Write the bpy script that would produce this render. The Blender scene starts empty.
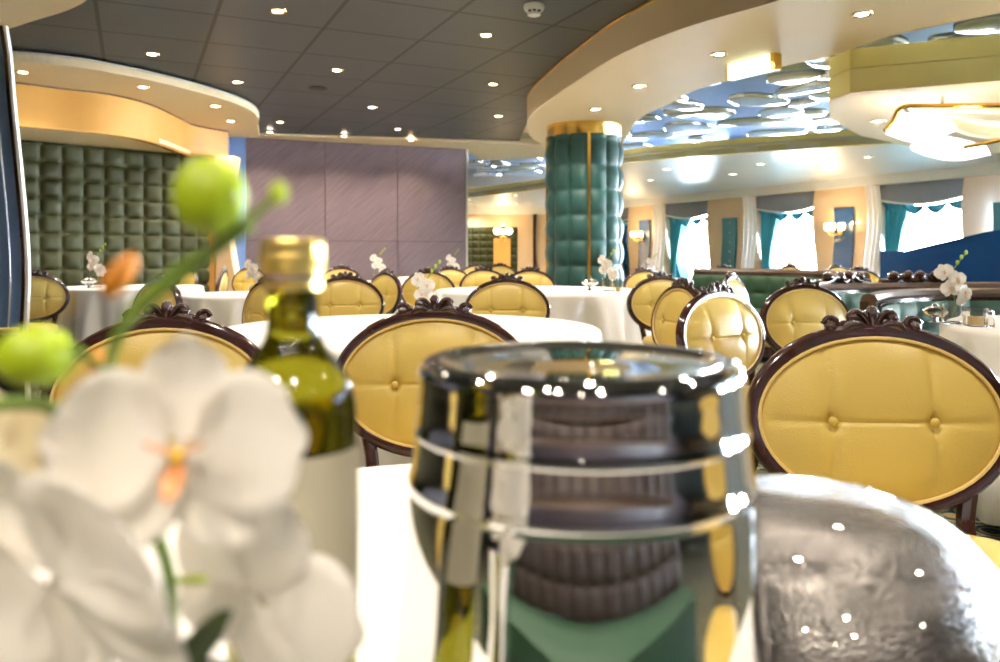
import bpy, bmesh, math, random
from mathutils import Vector, Matrix, Euler, noise
S = bpy.context.scene
COL = S.collection
PI = math.pi
rnd = random.Random(7)
H = 1.05            # camera height
F = 780.0           # focal length in pixels of a 1000 px wide frame
# ------------------------------------------------------------------ camera
cd = bpy.data.cameras.new('camera'); cam = bpy.data.objects.new('camera', cd); COL.objects.link(cam)
cam.location = (0, 0, H); cam.rotation_euler = (PI/2, 0, 0)
cd.sensor_width = 36; cd.lens = F/1000*36; cd.shift_y = -0.075
cd.clip_start = 0.02; cd.clip_end = 200
cd.dof.use_dof = True; cd.dof.focus_distance = 1.75; cd.dof.aperture_fstop = 5.2
S.camera = cam
# ------------------------------------------------------------------ world, exposure
w = bpy.data.worlds.new('sky'); S.world = w; w.use_nodes = True
bg = w.node_tree.nodes['Background']; bg.inputs[0].default_value = (0.78, 0.90, 1.0, 1); bg.inputs[1].default_value = 95.0
S.view_settings.view_transform = 'Standard'; S.view_settings.look = 'None'
S.view_settings.exposure = 0.92; S.view_settings.gamma = 1; S.view_settings.use_curve_mapping = False
SPOT_W = 62.0
WARM = (1.0, 0.87, 0.70)

# ------------------------------------------------------------------ materials
def mat(name, col, rough=0.5, metal=0.0, noise_s=0, noise_a=0.1, bump=0, bump_s=40, coat=0, sheen=0, spec=None,
        emit=None, estr=0, trans=0, ior=None, sub=0, alpha=None, coords='Object'):
    m = bpy.data.materials.new(name); m.use_nodes = True
    nt = m.node_tree; b = nt.nodes['Principled BSDF']; L = nt.links
    b.inputs['Base Color'].default_value = (*col, 1); b.inputs['Roughness'].default_value = rough
    b.inputs['Metallic'].default_value = metal
    tc = nt.nodes.new('ShaderNodeTexCoord')
    nz = nt.nodes.new('ShaderNodeTexNoise'); nz.inputs['Scale'].default_value = noise_s or 6
    nz.inputs['Detail'].default_value = 4
    L.new(tc.outputs[coords], nz.inputs['Vector'])
    mx = nt.nodes.new('ShaderNodeMix'); mx.data_type = 'RGBA'
    mx.inputs[6].default_value = (*[c*(1-noise_a) for c in col], 1)
    mx.inputs[7].default_value = (*[min(1, c*(1+noise_a)) for c in col], 1)
    L.new(nz.outputs['Fac'], mx.inputs[0]); L.new(mx.outputs[2], b.inputs['Base Color'])
    if bump:
        n2 = nt.nodes.new('ShaderNodeTexNoise'); n2.inputs['Scale'].default_value = bump_s
        n2.inputs['Detail'].default_value = 3
        L.new(tc.outputs[coords], n2.inputs['Vector'])
        bp = nt.nodes.new('ShaderNodeBump'); bp.inputs['Strength'].default_value = bump
        bp.inputs['Distance'].default_value = 0.01
        L.new(n2.outputs['Fac'], bp.inputs['Height']); L.new(bp.outputs[0], b.inputs['Normal'])
    if coat: b.inputs['Coat Weight'].default_value = coat; b.inputs['Coat Roughness'].default_value = .08
    if sheen: b.inputs['Sheen Weight'].default_value = sheen; b.inputs['Sheen Roughness'].default_value = .4
    if spec is not None: b.inputs['Specular IOR Level'].default_value = spec
    if emit: b.inputs['Emission Color'].default_value = (*emit, 1); b.inputs['Emission Strength'].default_value = estr
    if trans: b.inputs['Transmission Weight'].default_value = trans
    if ior: b.inputs['IOR'].default_value = ior
    if sub:
        b.inputs['Subsurface Weight'].default_value = sub; b.inputs['Subsurface Scale'].default_value = .01
        b.inputs['Subsurface Radius'].default_value = (1, .8, .6)
    return m
M = {}
M['leather'] = mat('gold_leather', (.71, .53, .14), .34, noise_s=8, noise_a=.06, bump=.12, bump_s=260, spec=.5)
M['piping'] = mat('gold_piping', (.80, .60, .24), .4)
M['wood'] = mat('dark_mahogany', (.042, .014, .010), .16, noise_s=20, noise_a=.5, coat=.8)
M['cloth'] = mat('white_linen', (.86, .85, .82), .85, noise_s=30, noise_a=.02, bump=.1, bump_s=300)
M['cream'] = mat('cream_plaster', (.83, .66, .41), .55, noise_s=1, noise_a=.03)
M['olive'] = mat('olive_cream_lacquer', (.83, .71, .24), .4, noise_s=1, noise_a=.04)
M['olive_lit'] = mat('olive_lacquer_lit', (.89, .78, .31), .4, noise_s=1, noise_a=.03)  # lighter copy of olive, brightness put into the colour for the poorly lit band
M['amber'] = mat('amber_maple_gloss', (.80, .43, .115), .25, noise_s=2, noise_a=.08, coat=.7)
M['maple'] = mat('pale_maple', (.80, .58, .36), .3, noise_s=2, noise_a=.06, coat=.4)
M['edge'] = mat('grey_rim', (.62, .60, .52), .4)
M['green'] = mat('olive_green_velvet', (.040, .045, .009), .6, noise_s=5, noise_a=.25, sheen=.08)
M['railwood'] = mat('brown_rail_wood', (.12, .075, .05), .38, noise_s=20, noise_a=.3)
M['brownleather'] = mat('brown_leather', (.06, .04, .035), .45)
M['teal'] = mat('deep_teal_velvet', (.018, .085, .080), .5, noise_s=5, noise_a=.15, sheen=.15)
M['booth'] = mat('green_velvet_booth', (.025, .08, .042), .6, noise_s=5, noise_a=.15, sheen=.1)
M['gold'] = mat('polished_gold', (.95, .62, .16), .2, metal=1)
M['brass'] = mat('brass_ring', (.85, .62, .28), .15, metal=1)
M['chrome'] = mat('chrome', (.85, .86, .88), .04, metal=1, noise_a=.01)
M['steel'] = mat('polished_steel', (.78, .77, .76), .035, metal=1, noise_a=.02)
M['mirror'] = mat('ceiling_mirror', (.38, .50, .74), .06, metal=1, noise_s=.6, noise_a=.25)
M['pebble'] = mat('pebble_mirror', (.86, .88, .86), .08, metal=.9, noise_s=1.2, noise_a=.12)
M['pebble2'] = mat('pebble_sand_glass', (.62, .60, .44), .25, metal=.2, noise_s=1.2, noise_a=.12)
M['softceil'] = mat('gloss_blue_ceiling', (.84, .91, 1.0), .42, metal=.55, noise_s=.5, noise_a=.06)
M['white'] = mat('white_paint', (.86, .84, .78), .5, noise_a=.02)
M['blue'] = mat('blue_lacquer', (.17, .28, .54), .35, noise_s=3, noise_a=.1, coat=.3)
M['navy'] = mat('navy_gloss', (.015, .06, .17), .08, noise_s=3, noise_a=.1, coat=1)
M['black'] = mat('black_backing_and_shade', (.012, .012, .018), .3)
M['grey'] = mat('grey_valance', (.27, .30, .36), .7)
M['turq'] = mat('turquoise_fabric', (.05, .42, .58), .6, sheen=.3)
M['tealpaint'] = mat('teal_window_wall', (.06, .25, .32), .5)
M['bulb'] = mat('lamp_bulb', (1, .9, .7), .5, emit=(1, .86, .62), estr=22)
M['shade'] = mat('lit_lamp_shade', (1, .9, .7), .5, emit=(1, .74, .36), estr=5)
M['petalglass'] = mat('lit_white_glass', (.95, .96, 1), .2, emit=(.92, .96, 1), estr=1.1)
M['amberglass'] = mat('cream_glass', (.9, .78, .42), .25, emit=(1, .85, .5), estr=.25)
M['exit'] = mat('lit_sign_face', (.9, 1, .9), .6, emit=(.80, 1, .82), estr=1.3)
M['petal'] = mat('orchid_petal', (.95, .94, .93), .55, noise_s=30, noise_a=.02, sub=.25)
M['petal_y'] = mat('orchid_petal_cream', (.88, .80, .60), .55, noise_s=30, noise_a=.05, sub=.25)
M['lip'] = mat('orchid_lip_red', (.80, .36, .16), .5)
M['lipy'] = mat('orchid_lip_yellow', (.85, .60, .06), .5)
M['stem'] = mat('orchid_stem', (.16, .26, .03), .5, noise_s=12, noise_a=.3)
M['bud'] = mat('orchid_bud', (.36, .48, .01), .45, noise_s=60, noise_a=.25, sub=.2)
M['budo'] = mat('orchid_bud_orange', (.62, .22, .02), .5)
M['leaf'] = mat('dark_leaf', (.03, .05, .015), .4)
M['capg'] = mat('gold_foil_cap', (.92, .68, .22), .28, metal=.85, noise_s=60, noise_a=.1)
M['label'] = mat('cream_label', (.50, .47, .36), .7, noise_s=30, noise_a=.05)
M['speaker'] = mat('grille_dark', (.05, .05, .05), .6)
M['plastic'] = mat('white_plastic', (.85, .85, .83), .4)
M['glass'] = mat('clear_glass', (.95, .97, 1), .02, trans=1, ior=1.45, noise_a=.01)
M['oil'] = mat('olive_green_glass', (.22, .215, .012), .03, trans=1, ior=1.42, noise_a=.02)
M['candle'] = mat('amber_candle', (.85, .6, .25), .5)

def wood_wall():
    m = mat('plum_veneer', (.20, .135, .150), .38, coat=.25)
    nt = m.node_tree; L = nt.links; b = nt.nodes['Principled BSDF']
    tc = nt.nodes.new('ShaderNodeTexCoord'); mp = nt.nodes.new('ShaderNodeMapping')
    mp.inputs['Scale'].default_value = (1.2, 1, 20)
    m0 = nt.nodes.new('ShaderNodeMapping'); m0.inputs['Rotation'].default_value = (0, math.radians(42), 0)
    L.new(tc.outputs['Object'], m0.inputs[0]); L.new(m0.outputs[0], mp.inputs[0])
    nz = nt.nodes.new('ShaderNodeTexNoise'); nz.inputs['Scale'].default_value = 1.6; nz.inputs['Detail'].default_value = 6
    L.new(mp.outputs[0], nz.inputs['Vector'])
    cr = nt.nodes.new('ShaderNodeValToRGB')
    cr.color_ramp.elements[0].position = .3; cr.color_ramp.elements[0].color = (.150, .106, .118, 1)
    cr.color_ramp.elements[1].position = .7; cr.color_ramp.elements[1].color = (.215, .156, .170, 1)
    L.new(nz.outputs['Fac'], cr.inputs[0]); L.new(cr.outputs[0], b.inputs['Base Color'])
    return m
M['plum'] = wood_wall()
def tile_mat():
    m = mat('dark_ceiling_tile', (.082, .086, .092), .42, noise_s=3, noise_a=.1)
    nt = m.node_tree; L = nt.links; b = nt.nodes['Principled BSDF']
    src = b.inputs['Base Color'].links[0].from_socket
    tc = nt.nodes.new('ShaderNodeTexCoord'); mp = nt.nodes.new('ShaderNodeMapping')
    mp.vector_type = 'TEXTURE'
    mp.inputs['Rotation'].default_value = (0, 0, math.atan(.469)); mp.inputs['Location'].default_value = (-3.084+.0, 5.94, 0)
    L.new(tc.outputs['Object'], mp.inputs[0])
    br = nt.nodes.new('ShaderNodeTexBrick'); br.offset = 0; br.squash = 1
    br.inputs['Scale'].default_value = 1; br.inputs['Mortar Size'].default_value = .016; br.inputs['Mortar Smooth'].default_value = 0
    br.inputs['Brick Width'].default_value = .87; br.inputs['Row Height'].default_value = .90
    br.inputs['Color1'].default_value = (1, 1, 1, 1); br.inputs['Color2'].default_value = (.93, .93, .93, 1); br.inputs['Mortar'].default_value = (.05, .05, .05, 1)
    L.new(mp.outputs[0], br.inputs['Vector'])
    mx = nt.nodes.new('ShaderNodeMix'); mx.data_type = 'RGBA'; mx.blend_type = 'MULTIPLY'; mx.inputs[0].default_value = 1
    L.new(src, mx.inputs[6]); L.new(br.outputs['Color'], mx.inputs[7]); L.new(mx.outputs[2], b.inputs['Base Color'])
    return m
M['tile'] = tile_mat()
def carpet_mat():
    m = mat('teal_gold_carpet', (.02, .09, .10), .95)
    nt = m.node_tree; L = nt.links; b = nt.nodes['Principled BSDF']
    tc = nt.nodes.new('ShaderNodeTexCoord')
    vo = nt.nodes.new('ShaderNodeTexVoronoi'); vo.inputs['Scale'].default_value = 7
    L.new(tc.outputs['Object'], vo.inputs['Vector'])
    ma = nt.nodes.new('ShaderNodeMath'); ma.operation = 'MULTIPLY'; ma.inputs[1].default_value = 38
    L.new(vo.outputs['Distance'], ma.inputs[0])
    si = nt.nodes.new('ShaderNodeMath'); si.operation = 'SINE'; L.new(ma.outputs[0], si.inputs[0])
    cr = nt.nodes.new('ShaderNodeValToRGB')
    cr.color_ramp.elements[0].position = .35; cr.color_ramp.elements[0].color = (.012, .060, .075, 1)
    cr.color_ramp.elements[1].position = .6; cr.color_ramp.elements[1].color = (.42, .33, .14, 1)
    L.new(si.outputs[0], cr.inputs[0]); L.new(cr.outputs[0], b.inputs['Base Color'])
    return m
M['carpet'] = carpet_mat()
def pane_mat():
    m = bpy.data.materials.new('window_pane'); m.use_nodes = True; nt = m.node_tree; nt.nodes.clear()
    o = nt.nodes.new('ShaderNodeOutputMaterial'); t = nt.nodes.new('ShaderNodeBsdfTransparent'); g = nt.nodes.new('ShaderNodeBsdfGlossy')
    g.inputs['Roughness'].default_value = .02; x = nt.nodes.new('ShaderNodeMixShader')
    lw = nt.nodes.new('ShaderNodeFresnel'); lw.inputs[0].default_value = 1.3
    nt.links.new(lw.outputs[0], x.inputs[0]); nt.links.new(t.outputs[0], x.inputs[1]); nt.links.new(g.outputs[0], x.inputs[2]); nt.links.new(x.outputs[0], o.inputs[0])
    return m
M['pane'] = pane_mat()
def translucent(key, name, col, fac):
    m = mat(name, col, .55, noise_s=30, noise_a=.02); nt = m.node_tree; L = nt.links; b = nt.nodes['Principled BSDF']
    o = [n for n in nt.nodes if n.type == 'OUTPUT_MATERIAL'][0]; t = nt.nodes.new('ShaderNodeBsdfTranslucent'); t.inputs[0].default_value = (*col, 1)
    x = nt.nodes.new('ShaderNodeMixShader'); x.inputs[0].default_value = fac
    L.new(b.outputs[0], x.inputs[1]); L.new(t.outputs[0], x.inputs[2]); L.new(x.outputs[0], o.inputs[0]); M[key] = m
translucent('petal', 'orchid_petal', (.96, .94, .91), .5); translucent('petal_y', 'orchid_petal_cream', (.93, .86, .66), .45)
translucent('sheer', 'white_sheer', (.95, .95, .95), .5)
def dome_mat():
    m = mat('scratched_silver', (.20, .19, .185), .27, coat=1, metal=1, noise_s=14, noise_a=.12)
    nt = m.node_tree; L = nt.links; b = nt.nodes['Principled BSDF']; b.inputs['Coat Roughness'].default_value = .03
    tc = nt.nodes.new('ShaderNodeTexCoord')
    vo = nt.nodes.new('ShaderNodeTexVoronoi'); vo.inputs['Scale'].default_value = 420
    L.new(tc.outputs['Object'], vo.inputs['Vector'])
    bp = nt.nodes.new('ShaderNodeBump'); bp.inputs['Strength'].default_value = .8; bp.inputs['Distance'].default_value = .0008
    L.new(vo.outputs['Distance'], bp.inputs['Height']); L.new(bp.outputs[0], b.inputs['Normal'])
    return m
M['dome'] = dome_mat()

# ------------------------------------------------------------------ mesh helpers
class MB:
    def __init__(s): s.v = []; s.f = []
    def add(s, vs, fs):
        n = len(s.v); s.v += [tuple(v) for v in vs]; s.f += [tuple(i+n for i in f) for f in fs]; return s
    def prism(s, poly, z0, z1):                       # poly in XY, counter-clockwise or not
        n = len(poly)
        vs = [(x, y, z0) for x, y in poly]+[(x, y, z1) for x, y in poly]
        fs = [tuple(range(n))[::-1], tuple(range(n, 2*n))]+[(i, (i+1) % n, (i+1) % n+n, i+n) for i in range(n)]
        return s.add(vs, fs)
    def slab(s, pts, d):                              # pts: 3-D loop, d: thickness vector
        n = len(pts); d = Vector(d)
        vs = [Vector(p) for p in pts]+[Vector(p)+d for p in pts]
        fs = [tuple(range(n))[::-1], tuple(range(n, 2*n))]+[(i, (i+1) % n, (i+1) % n+n, i+n) for i in range(n)]
        return s.add(vs, fs)
    def box(s, a, b):
        return s.prism([(a[0], a[1]), (b[0], a[1]), (b[0], b[1]), (a[0], b[1])], a[2], b[2])
    def lathe(s, prof, c=(0, 0, 0), n=32, close=True):
        vs = []; fs = []
        for r, z in prof:
            for i in range(n):
                a = 2*PI*i/n; vs.append((c[0]+r*math.cos(a), c[1]+r*math.sin(a), c[2]+z))
        for k in range(len(prof)-1):
            for i in range(n):
                j = (i+1) % n; fs.append((k*n+i, k*n+j, (k+1)*n+j, (k+1)*n+i))
        if close:
            fs.append(tuple(range(n))[::-1]); fs.append(tuple(range((len(prof)-1)*n, len(prof)*n)))
        return s.add(vs, fs)
    def tube(s, pts, rad, n=8, flat=1.0, closed=False):
        pts = [Vector(p) for p in pts]; m = len(pts)
        if not hasattr(rad, '__len__'): rad = [rad]*m
        vs = []; fs = []; up = None
        for i, p in enumerate(pts):
            if closed: t = pts[(i+1) % m]-pts[i-1]
            else: t = pts[min(i+1, m-1)]-pts[max(i-1, 0)]
            t.normalize() if t.length else None
            if up is None:
                up = Vector((0, 0, 1)) if abs(t.z) < .9 else Vector((0, 1, 0))
            a = t.cross(up)
            if a.length < 1e-4: a = t.cross(Vector((1, 0, .3)))
            a.normalize(); b = a.cross(t); up = b
            for k in range(n):
                q = 2*PI*k/n; vs.append(p+a*math.cos(q)*rad[i]+b*math.sin(q)*rad[i]*flat)
        for i in range(m if closed else m-1):
            j = (i+1) % m
            for k in range(n):
                l = (k+1) % n; fs.append((i*n+k, i*n+l, j*n+l, j*n+k))
        if not closed: fs.append(tuple(range(n))[::-1]); fs.append(tuple(range((m-1)*n, m*n)))
        return s.add(vs, fs)
    def ball(s, c, r, n=12, m=8, rot=None):
        r = r if hasattr(r, '__len__') else (r, r, r); vs = []; fs = []
        for j in range(1, m):
            t = PI*j/m
            for i in range(n):
                a = 2*PI*i/n; vs.append(Vector((r[0]*math.sin(t)*math.cos(a), r[1]*math.sin(t)*math.sin(a), r[2]*math.cos(t))))
        vs += [Vector((0, 0, r[2])), Vector((0, 0, -r[2]))]
        if rot: vs = [rot @ v for v in vs]
        vs = [v+Vector(c) for v in vs]; T = len(vs)-2; B = T+1
        for j in range(m-2):
            for i in range(n):
                k = (i+1) % n; fs.append((j*n+i, (j+1)*n+i, (j+1)*n+k, j*n+k))
        for i in range(n):
            k = (i+1) % n; fs.append((T, i, k)); fs.append((B, (m-2)*n+k, (m-2)*n+i))
        return s.add(vs, fs)
    def grid(s, fn, nu, nv):                          # fn(u,v) in 0..1
        vs = [fn(i/nu, j/nv) for j in range(nv+1) for i in range(nu+1)]
        fs = [(j*(nu+1)+i, j*(nu+1)+i+1, (j+1)*(nu+1)+i+1, (j+1)*(nu+1)+i) for j in range(nv) for i in range(nu)]
        return s.add(vs, fs)
    def mesh(s, name, m, ang=40):
        me = bpy.data.meshes.new(name); me.from_pydata([tuple(v) for v in s.v], [], s.f); me.materials.append(M[m])
        bm = bmesh.new(); bm.from_mesh(me); bmesh.ops.recalc_face_normals(bm, faces=bm.faces); bm.to_mesh(me); bm.free()
        me.polygons.foreach_set('use_smooth', [True]*len(me.polygons)); me.set_sharp_from_angle(angle=math.radians(ang)); me.update()
        return me
    def obj(s, name, m, parent=None, loc=(0, 0, 0), ang=40):
        o = bpy.data.objects.new(name, s.mesh(name, m, ang)); COL.objects.link(o); o.location = loc
        if parent: o.parent = parent
        return o
def struct(o): o['kind'] = 'structure'; return o
def tag(o, label, cat, group=None):
    o['label'] = label; o['category'] = cat
    if group: o['group'] = group
    return o
def thing(name, label, cat, loc=(0, 0, 0), rz=0, group=None):
    o = bpy.data.objects.new(name, None); COL.objects.link(o); o.empty_display_size = .1
    o.location = loc; o.rotation_euler = (0, 0, rz); return tag(o, label, cat, group)
def dup(root, loc, rot, label=None, group=None, scale=1):
    r = root.copy(); COL.objects.link(r); r.location = loc; r.rotation_euler = rot if hasattr(rot, '__len__') else (0, 0, rot)
    r.scale = (scale,)*3
    if label: r['label'] = label
    if group: r['group'] = group
    def rec(src, dst):
        for ch in list(src.children):
            c = ch.copy(); COL.objects.link(c); c.parent = dst; rec(ch, c)
    rec(root, r); return r
def at(px, py, Y): return Vector(((px-500)/F*Y, Y, H+(256-py)/F*Y))
def G(px, py, z):                                     # point of a level plane seen at a pixel
    Y = (z-H)*F/(256-py); return ((px-500)/F*Y, Y)
def sm(pts, k=6):                                     # Catmull-Rom through points
    P = [Vector(p) for p in pts]; out = []
    for i in range(len(P)-1):
        a = P[max(i-1, 0)]; b = P[i]; c = P[i+1]; d = P[min(i+2, len(P)-1)]
        for j in range(k):
            t = j/k; out.append(.5*((2*b)+(c-a)*t+(2*a-5*b+4*c-d)*t*t+(3*b-a-3*c+d)*t**3))
    out.append(P[-1]); return out

# ================================================================== SHELL
struct(MB().box((-12, -6, -.1), (16, 26, 0)).obj('floor', 'carpet'))
# ceiling of mirror over everything
struct(MB().box((-12, -6, 3.06), (16, 26, 3.2)).obj('ceiling_mirror', 'mirror'))
outer = [(3.2, 3.4), (2.64, 4.11)]+[G(*p, 2.69) for p in [(900, -32), (830, -14), (760, 6), (681, 29), (621, 54), (575, 82), (545, 103), (532, 114), (527, 124), (531, 137), (545, 146)]]
inner = [G(*p, 2.69) for p in [(575, 149), (612, 149), (624, 141), (636, 122), (651, 112), (669, 104), (693, 91), (731, 80), (785, 66), (840, 53), (891, 36), (1000, 13)]]
outer_s = [tuple(p) for p in sm(outer, 5)]; inner_s = [tuple(p) for p in sm(inner, 5)]
ribbon = [(4.6, 2.0)]+outer_s+inner_s+[(5.2, 4.2), (7.5, 3.0), (7.5, 1.2)]
struct(MB().prism(ribbon, 2.69, 3.06).obj('ceiling_soffit_right', 'cream', ang=50))
# thin gold line where the soffit meets the dark ceiling
gl = MB().tube([(x, y, 2.985) for x, y in [(4.6, 2.0)]+outer_s], .014, 6); struct(gl.obj('trim_soffit_top', 'gold'))
# dark tiled ceiling
A = G(258, 133, 3.0); B = G(466, 139.5, 3.0); Bx = G(540, 137, 3.0)
dark = [(-12, -6), (8, -6), (8, 1.5), (4.7, 2.0)]+[(x+.03, y) for x, y in outer_s[:-6]]+[(B[0]+.9, B[1]+.15), B, A, (-5.6, 11.4), (-12, 11)]
struct(MB().prism(dark, 3.0, 3.04).obj('ceiling', 'tile'))
# cream strip between dark ceiling and plum wall, lower by a few centimetres
WL = Vector(((246-500)/F*12.57, 12.57)); WR = Vector(((466-500)/F*13.95, 13.95))
strip = [A, B, (.6, 13.4), (1.7, 12.4), (2.0, 13.5), (.8, 15.2), (-.4, 15.6), (WR.x+.02, WR.y+.1), (WL.x, WL.y+.1), (-6.5, 12.0), (-6.5, 11.3), (-5.6, 11.2)]
struct(MB().prism(strip, 2.96, 3.06).obj('ceiling_strip', 'cream'))
# plum wall: three panels with seams
def lerp(a, b, t): return a+(b-a)*t
d = (WR-WL); Lw = d.length; d.normalize(); nrm = Vector((d.y, -d.x))   # towards camera
k = 0
for (t0, t1) in ((0, .335), (.338, .665), (.668, 1)):
    for (z0, z1) in ((0, 1.30), (1.308, 2.96)):
        a = WL+d*Lw*t0; b = WL+d*Lw*t1
        c = (a+b)/2
        m = MB(); hw = (b-a).length/2
        m.box((-hw, 0, z0), (hw, .08, z1))
        o = struct(m.obj('wall_back_panel', 'plum', loc=(c.x, c.y, 0))); o.rotation_euler.z = math.atan2(d.y, d.x)
q = MB(); q.box((0, .03, 0), (Lw, .5, 2.96)); o = struct(q.obj('wall_back', 'black', loc=(WL.x, WL.y, 0))); o.rotation_euler.z = math.atan2(d.y, d.x)
q = MB(); q.box((0, -.02, 0), (.03, .52, 2.96)); o = struct(q.obj('trim_back', 'edge', loc=(WR.x, WR.y, 0))); o.rotation_euler.z = math.atan2(d.y, d.x)
# blue strip wall left of the plum wall
bl = Vector(((228-500)/F*12.3-.4, 12.2)); struct(MB().slab([(bl.x, bl.y, 0), (WL.x-.01, WL.y-.05, 0), (WL.x-.01, WL.y-.05, 2.96), (bl.x, bl.y, 2.96)], (0, .1, 0)).obj('wall_back_strip', 'blue'))
# left soffit and amber fascia
so = [G(*p, 2.88) for p in [(-60, 58), (12, 61), (60, 65), (108, 72), (170, 85), (225, 100), (250, 110), (258, 118), (258, 127)]]
si_ = [G(*p, 2.88) for p in [(-60, 76), (12, 82), (60, 88), (110, 94), (150, 104), (180, 118), (195, 125), (228, 131)]]
so_s = [tuple(p) for p in sm(so, 5)]; si_s = [tuple(p) for p in sm(si_, 5)]
struct(MB().prism(so_s+[(-3.7, 12.0)]+[(-6.6, 12.0), (-9, 10)], 2.88, 2.97).obj('ceiling_soffit_left', 'cream', ang=50))
struct(MB().tube([(x, y, 2.965) for x, y in so_s], .012, 6).obj('trim_soffit_left', 'edge'))
fs = MB(); n = len(si_s)
fs.slab([(x, y, 2.44) for x, y in si_s]+[(x-.25, y+.5, 2.44) for x, y in si_s[::-1]], (0, 0, .46)) if False else None
def ribbon_wall(pts, z0, z1, th):
    m = MB(); P = [Vector(p) for p in pts]; n = len(P); off = []
    for i, p in enumerate(P):
        t = P[min(i+1, n-1)]-P[max(i-1, 0)]; t.normalize(); off.append(p+Vector((-t.y, t.x))*th)
    return m.prism([tuple(p) for p in P]+[tuple(p) for p in off[::-1]], z0, z1)
struct(ribbon_wall(si_s, 2.43, 2.90, .12).obj('wall_left_fascia', 'amber', ang=50))
struct(MB().tube([(x, y, 2.43) for x, y in si_s], .014, 6).obj('trim_fascia_bottom', 'amber'))
struct(MB().tube([(x, y-.01, 2.875) for x, y in si_s], .010, 6).obj('trim_fascia_top', 'wood'))
struct(MB().prism([(x, y+.1) for x, y in si_s]+[(-4.12, 11.9), (-8.8, 11.9)], 2.45, 2.5).obj('ceiling_niche', 'cream'))
# tufted green wall
GW0 = Vector((-6.45, 8.61)); GW1 = Vector((-4.02, 11.0)); gl_ = (GW1-GW0).length; gd = (GW1-GW0)/gl_; gn = Vector((gd.y, -gd.x))
def tuft(u, v, p=.35): return (abs(math.sin(PI*u))**p)*(abs(math.sin(PI*v))**p)
NC, NR = 14, 11
def gfn(u, v):
    b = tuft(u*NC, v*NR)*.045; p = GW0+gd*gl_*u+gn*b; return (p.x, p.y, v*2.425)
struct(MB().grid(gfn, NC*8, NR*8).obj('wall_left_tufted', 'green', ang=80))
bk_ = gd*3.2; struct(MB().slab([(GW0.x-bk_.x-.06, GW0.y-bk_.y+.1, 0), (GW1.x-.06, GW1.y+.1, 0), (GW1.x-.06, GW1.y+.1, 2.45), (GW0.x-bk_.x-.06, GW0.y-bk_.y+.1, 2.45)], (-.03, .08, 0)).obj('wall_left_backing', 'green'))
# pilaster at the end of the green wall, wavy
def wavy(px_l, px_r, Y, z0, z1, amp, n=14):
    xl = (px_l-500)/F*Y; xr = (px_r-500)/F*Y; pts = []
    for i in range(n+1):
        z = lerp(z0, z1, i/n); pts.append((xr+amp*math.sin((z-z0)/(z1-z0)*2*PI+.6), Y, z))
    return [(xl, Y, z) for z in (z1, z0)]+pts
struct(MB().slab(wavy(216, 232, 10.9, 0, 2.45, .07), (.0, .25, 0)).obj('trim_pilaster_front', 'maple'))
struct(MB().slab([at(199, 0, 10.95)*1, at(216, 0, 10.95)*1, at(216, 0, 10.95), at(199, 0, 10.95)] and [((199-500)/F*10.95, 10.95, 0), ((216-500)/F*10.95, 10.88, 0), ((216-500)/F*10.95, 10.88, 2.45), ((199-500)/F*10.95, 10.95, 2.45)], (0, .2, 0)).obj('trim_pilaster_side', 'amber'))
# near blue pillar at the left frame edge
YP = 4.9
edge = [(7, 26), (10, 45), (12, 60), (15, 100), (20, 150), (25, 200), (28.5, 245), (29.5, 280), (28.5, 310), (27.5, 335), (29, 380), (30, 425)]
ep = sm([at(x, y, YP) for x, y in edge], 4)
zs = ep[-1].z
def band(off0, off1, mname, nm, y0, th, zmax=99, zmin=-9):
    pts = [p for p in ep if zmin <= p.z <= zmax]
    if zmin < 0: pts = pts+[Vector((pts[-1].x, YP, 0))]
    lo = [(p.x+off1, y0, p.z) for p in pts]; hi = [(p.x+off0, y0, p.z) for p in pts[::-1]]
    return MB().slab(lo+hi, (0, th, 0)).obj(nm, mname, ang=50)
pil = thing('pillar', 'blue lacquered pillar with a wavy pale edge at the left frame edge', 'pillar', (-3.4, 4.9, 0)); 
def under(o, root):
    o.parent = root; o.location = -Vector(root.location); return o
under(band(-1.2, -.045, 'blue', 'panel', YP, .06, zmin=.58), pil)
under(band(-1.2, -.045, 'black', 'base', YP, .06, zmax=.60), pil)  # shade painted in: black stands for the less lit lower part
under(band(-.045, -.018, 'wood', 'dark_edge', YP-.01, .05), pil)
under(band(-.018, 0, 'white', 'pale_edge', YP-.015, .03), pil)
under(MB().box((-4.1, YP+.07, 0), (-3.62, YP+.5, 2.5)).obj('core', 'blue'), pil)
under(MB().tube([(p.x-.12, YP-.003, p.z) for p in ep if p.z > .6], .006, 6).obj('groove_trim', 'softceil'), pil)
under(MB().slab([(-3.34, YP-.02, .42), (-3.10, YP-.02, .44), (-3.10, YP-.02, .62), (-3.34, YP-.02, .60)], (0, .02, 0)).obj('plate', 'brass'), pil) if False else None
disc = [G(*p, 2.5) for p in [(110, -20), (87, 0), (75, 7), (60, 13), (30, 22), (8, 29), (-40, 40)]]
struct(MB().prism([tuple(p) for p in sm(disc, 4)]+[(-5.5, 5.6), (-6, 3)], 2.5, 3.0).obj('ceiling_soffit_near', 'cream'))
# closing walls
struct(MB().box((-9.3, -6, 0), (-9.1, 12, 3.06)).obj('wall_left', 'plum'))
struct(MB().box((-12, -5.0, 0), (16, -4.8, 3.06)).obj('wall_front', 'plum'))
struct(MB().box((-9.2, 12.2, 0), (-4.3, 12.4, 3.06)).obj('wall_left_end', 'plum'))

struct(MB().box((-4.35, 12.75, 0), (-4.15, 26, 3.06)).obj('wall_far_left', 'maple'))
struct(MB().prism([(12.3, 1.6), (14.6, .2), (14.8, .5), (12.5, 2.3)], 0, 3.06).obj('wall_right_corner', 'maple'))
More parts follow.
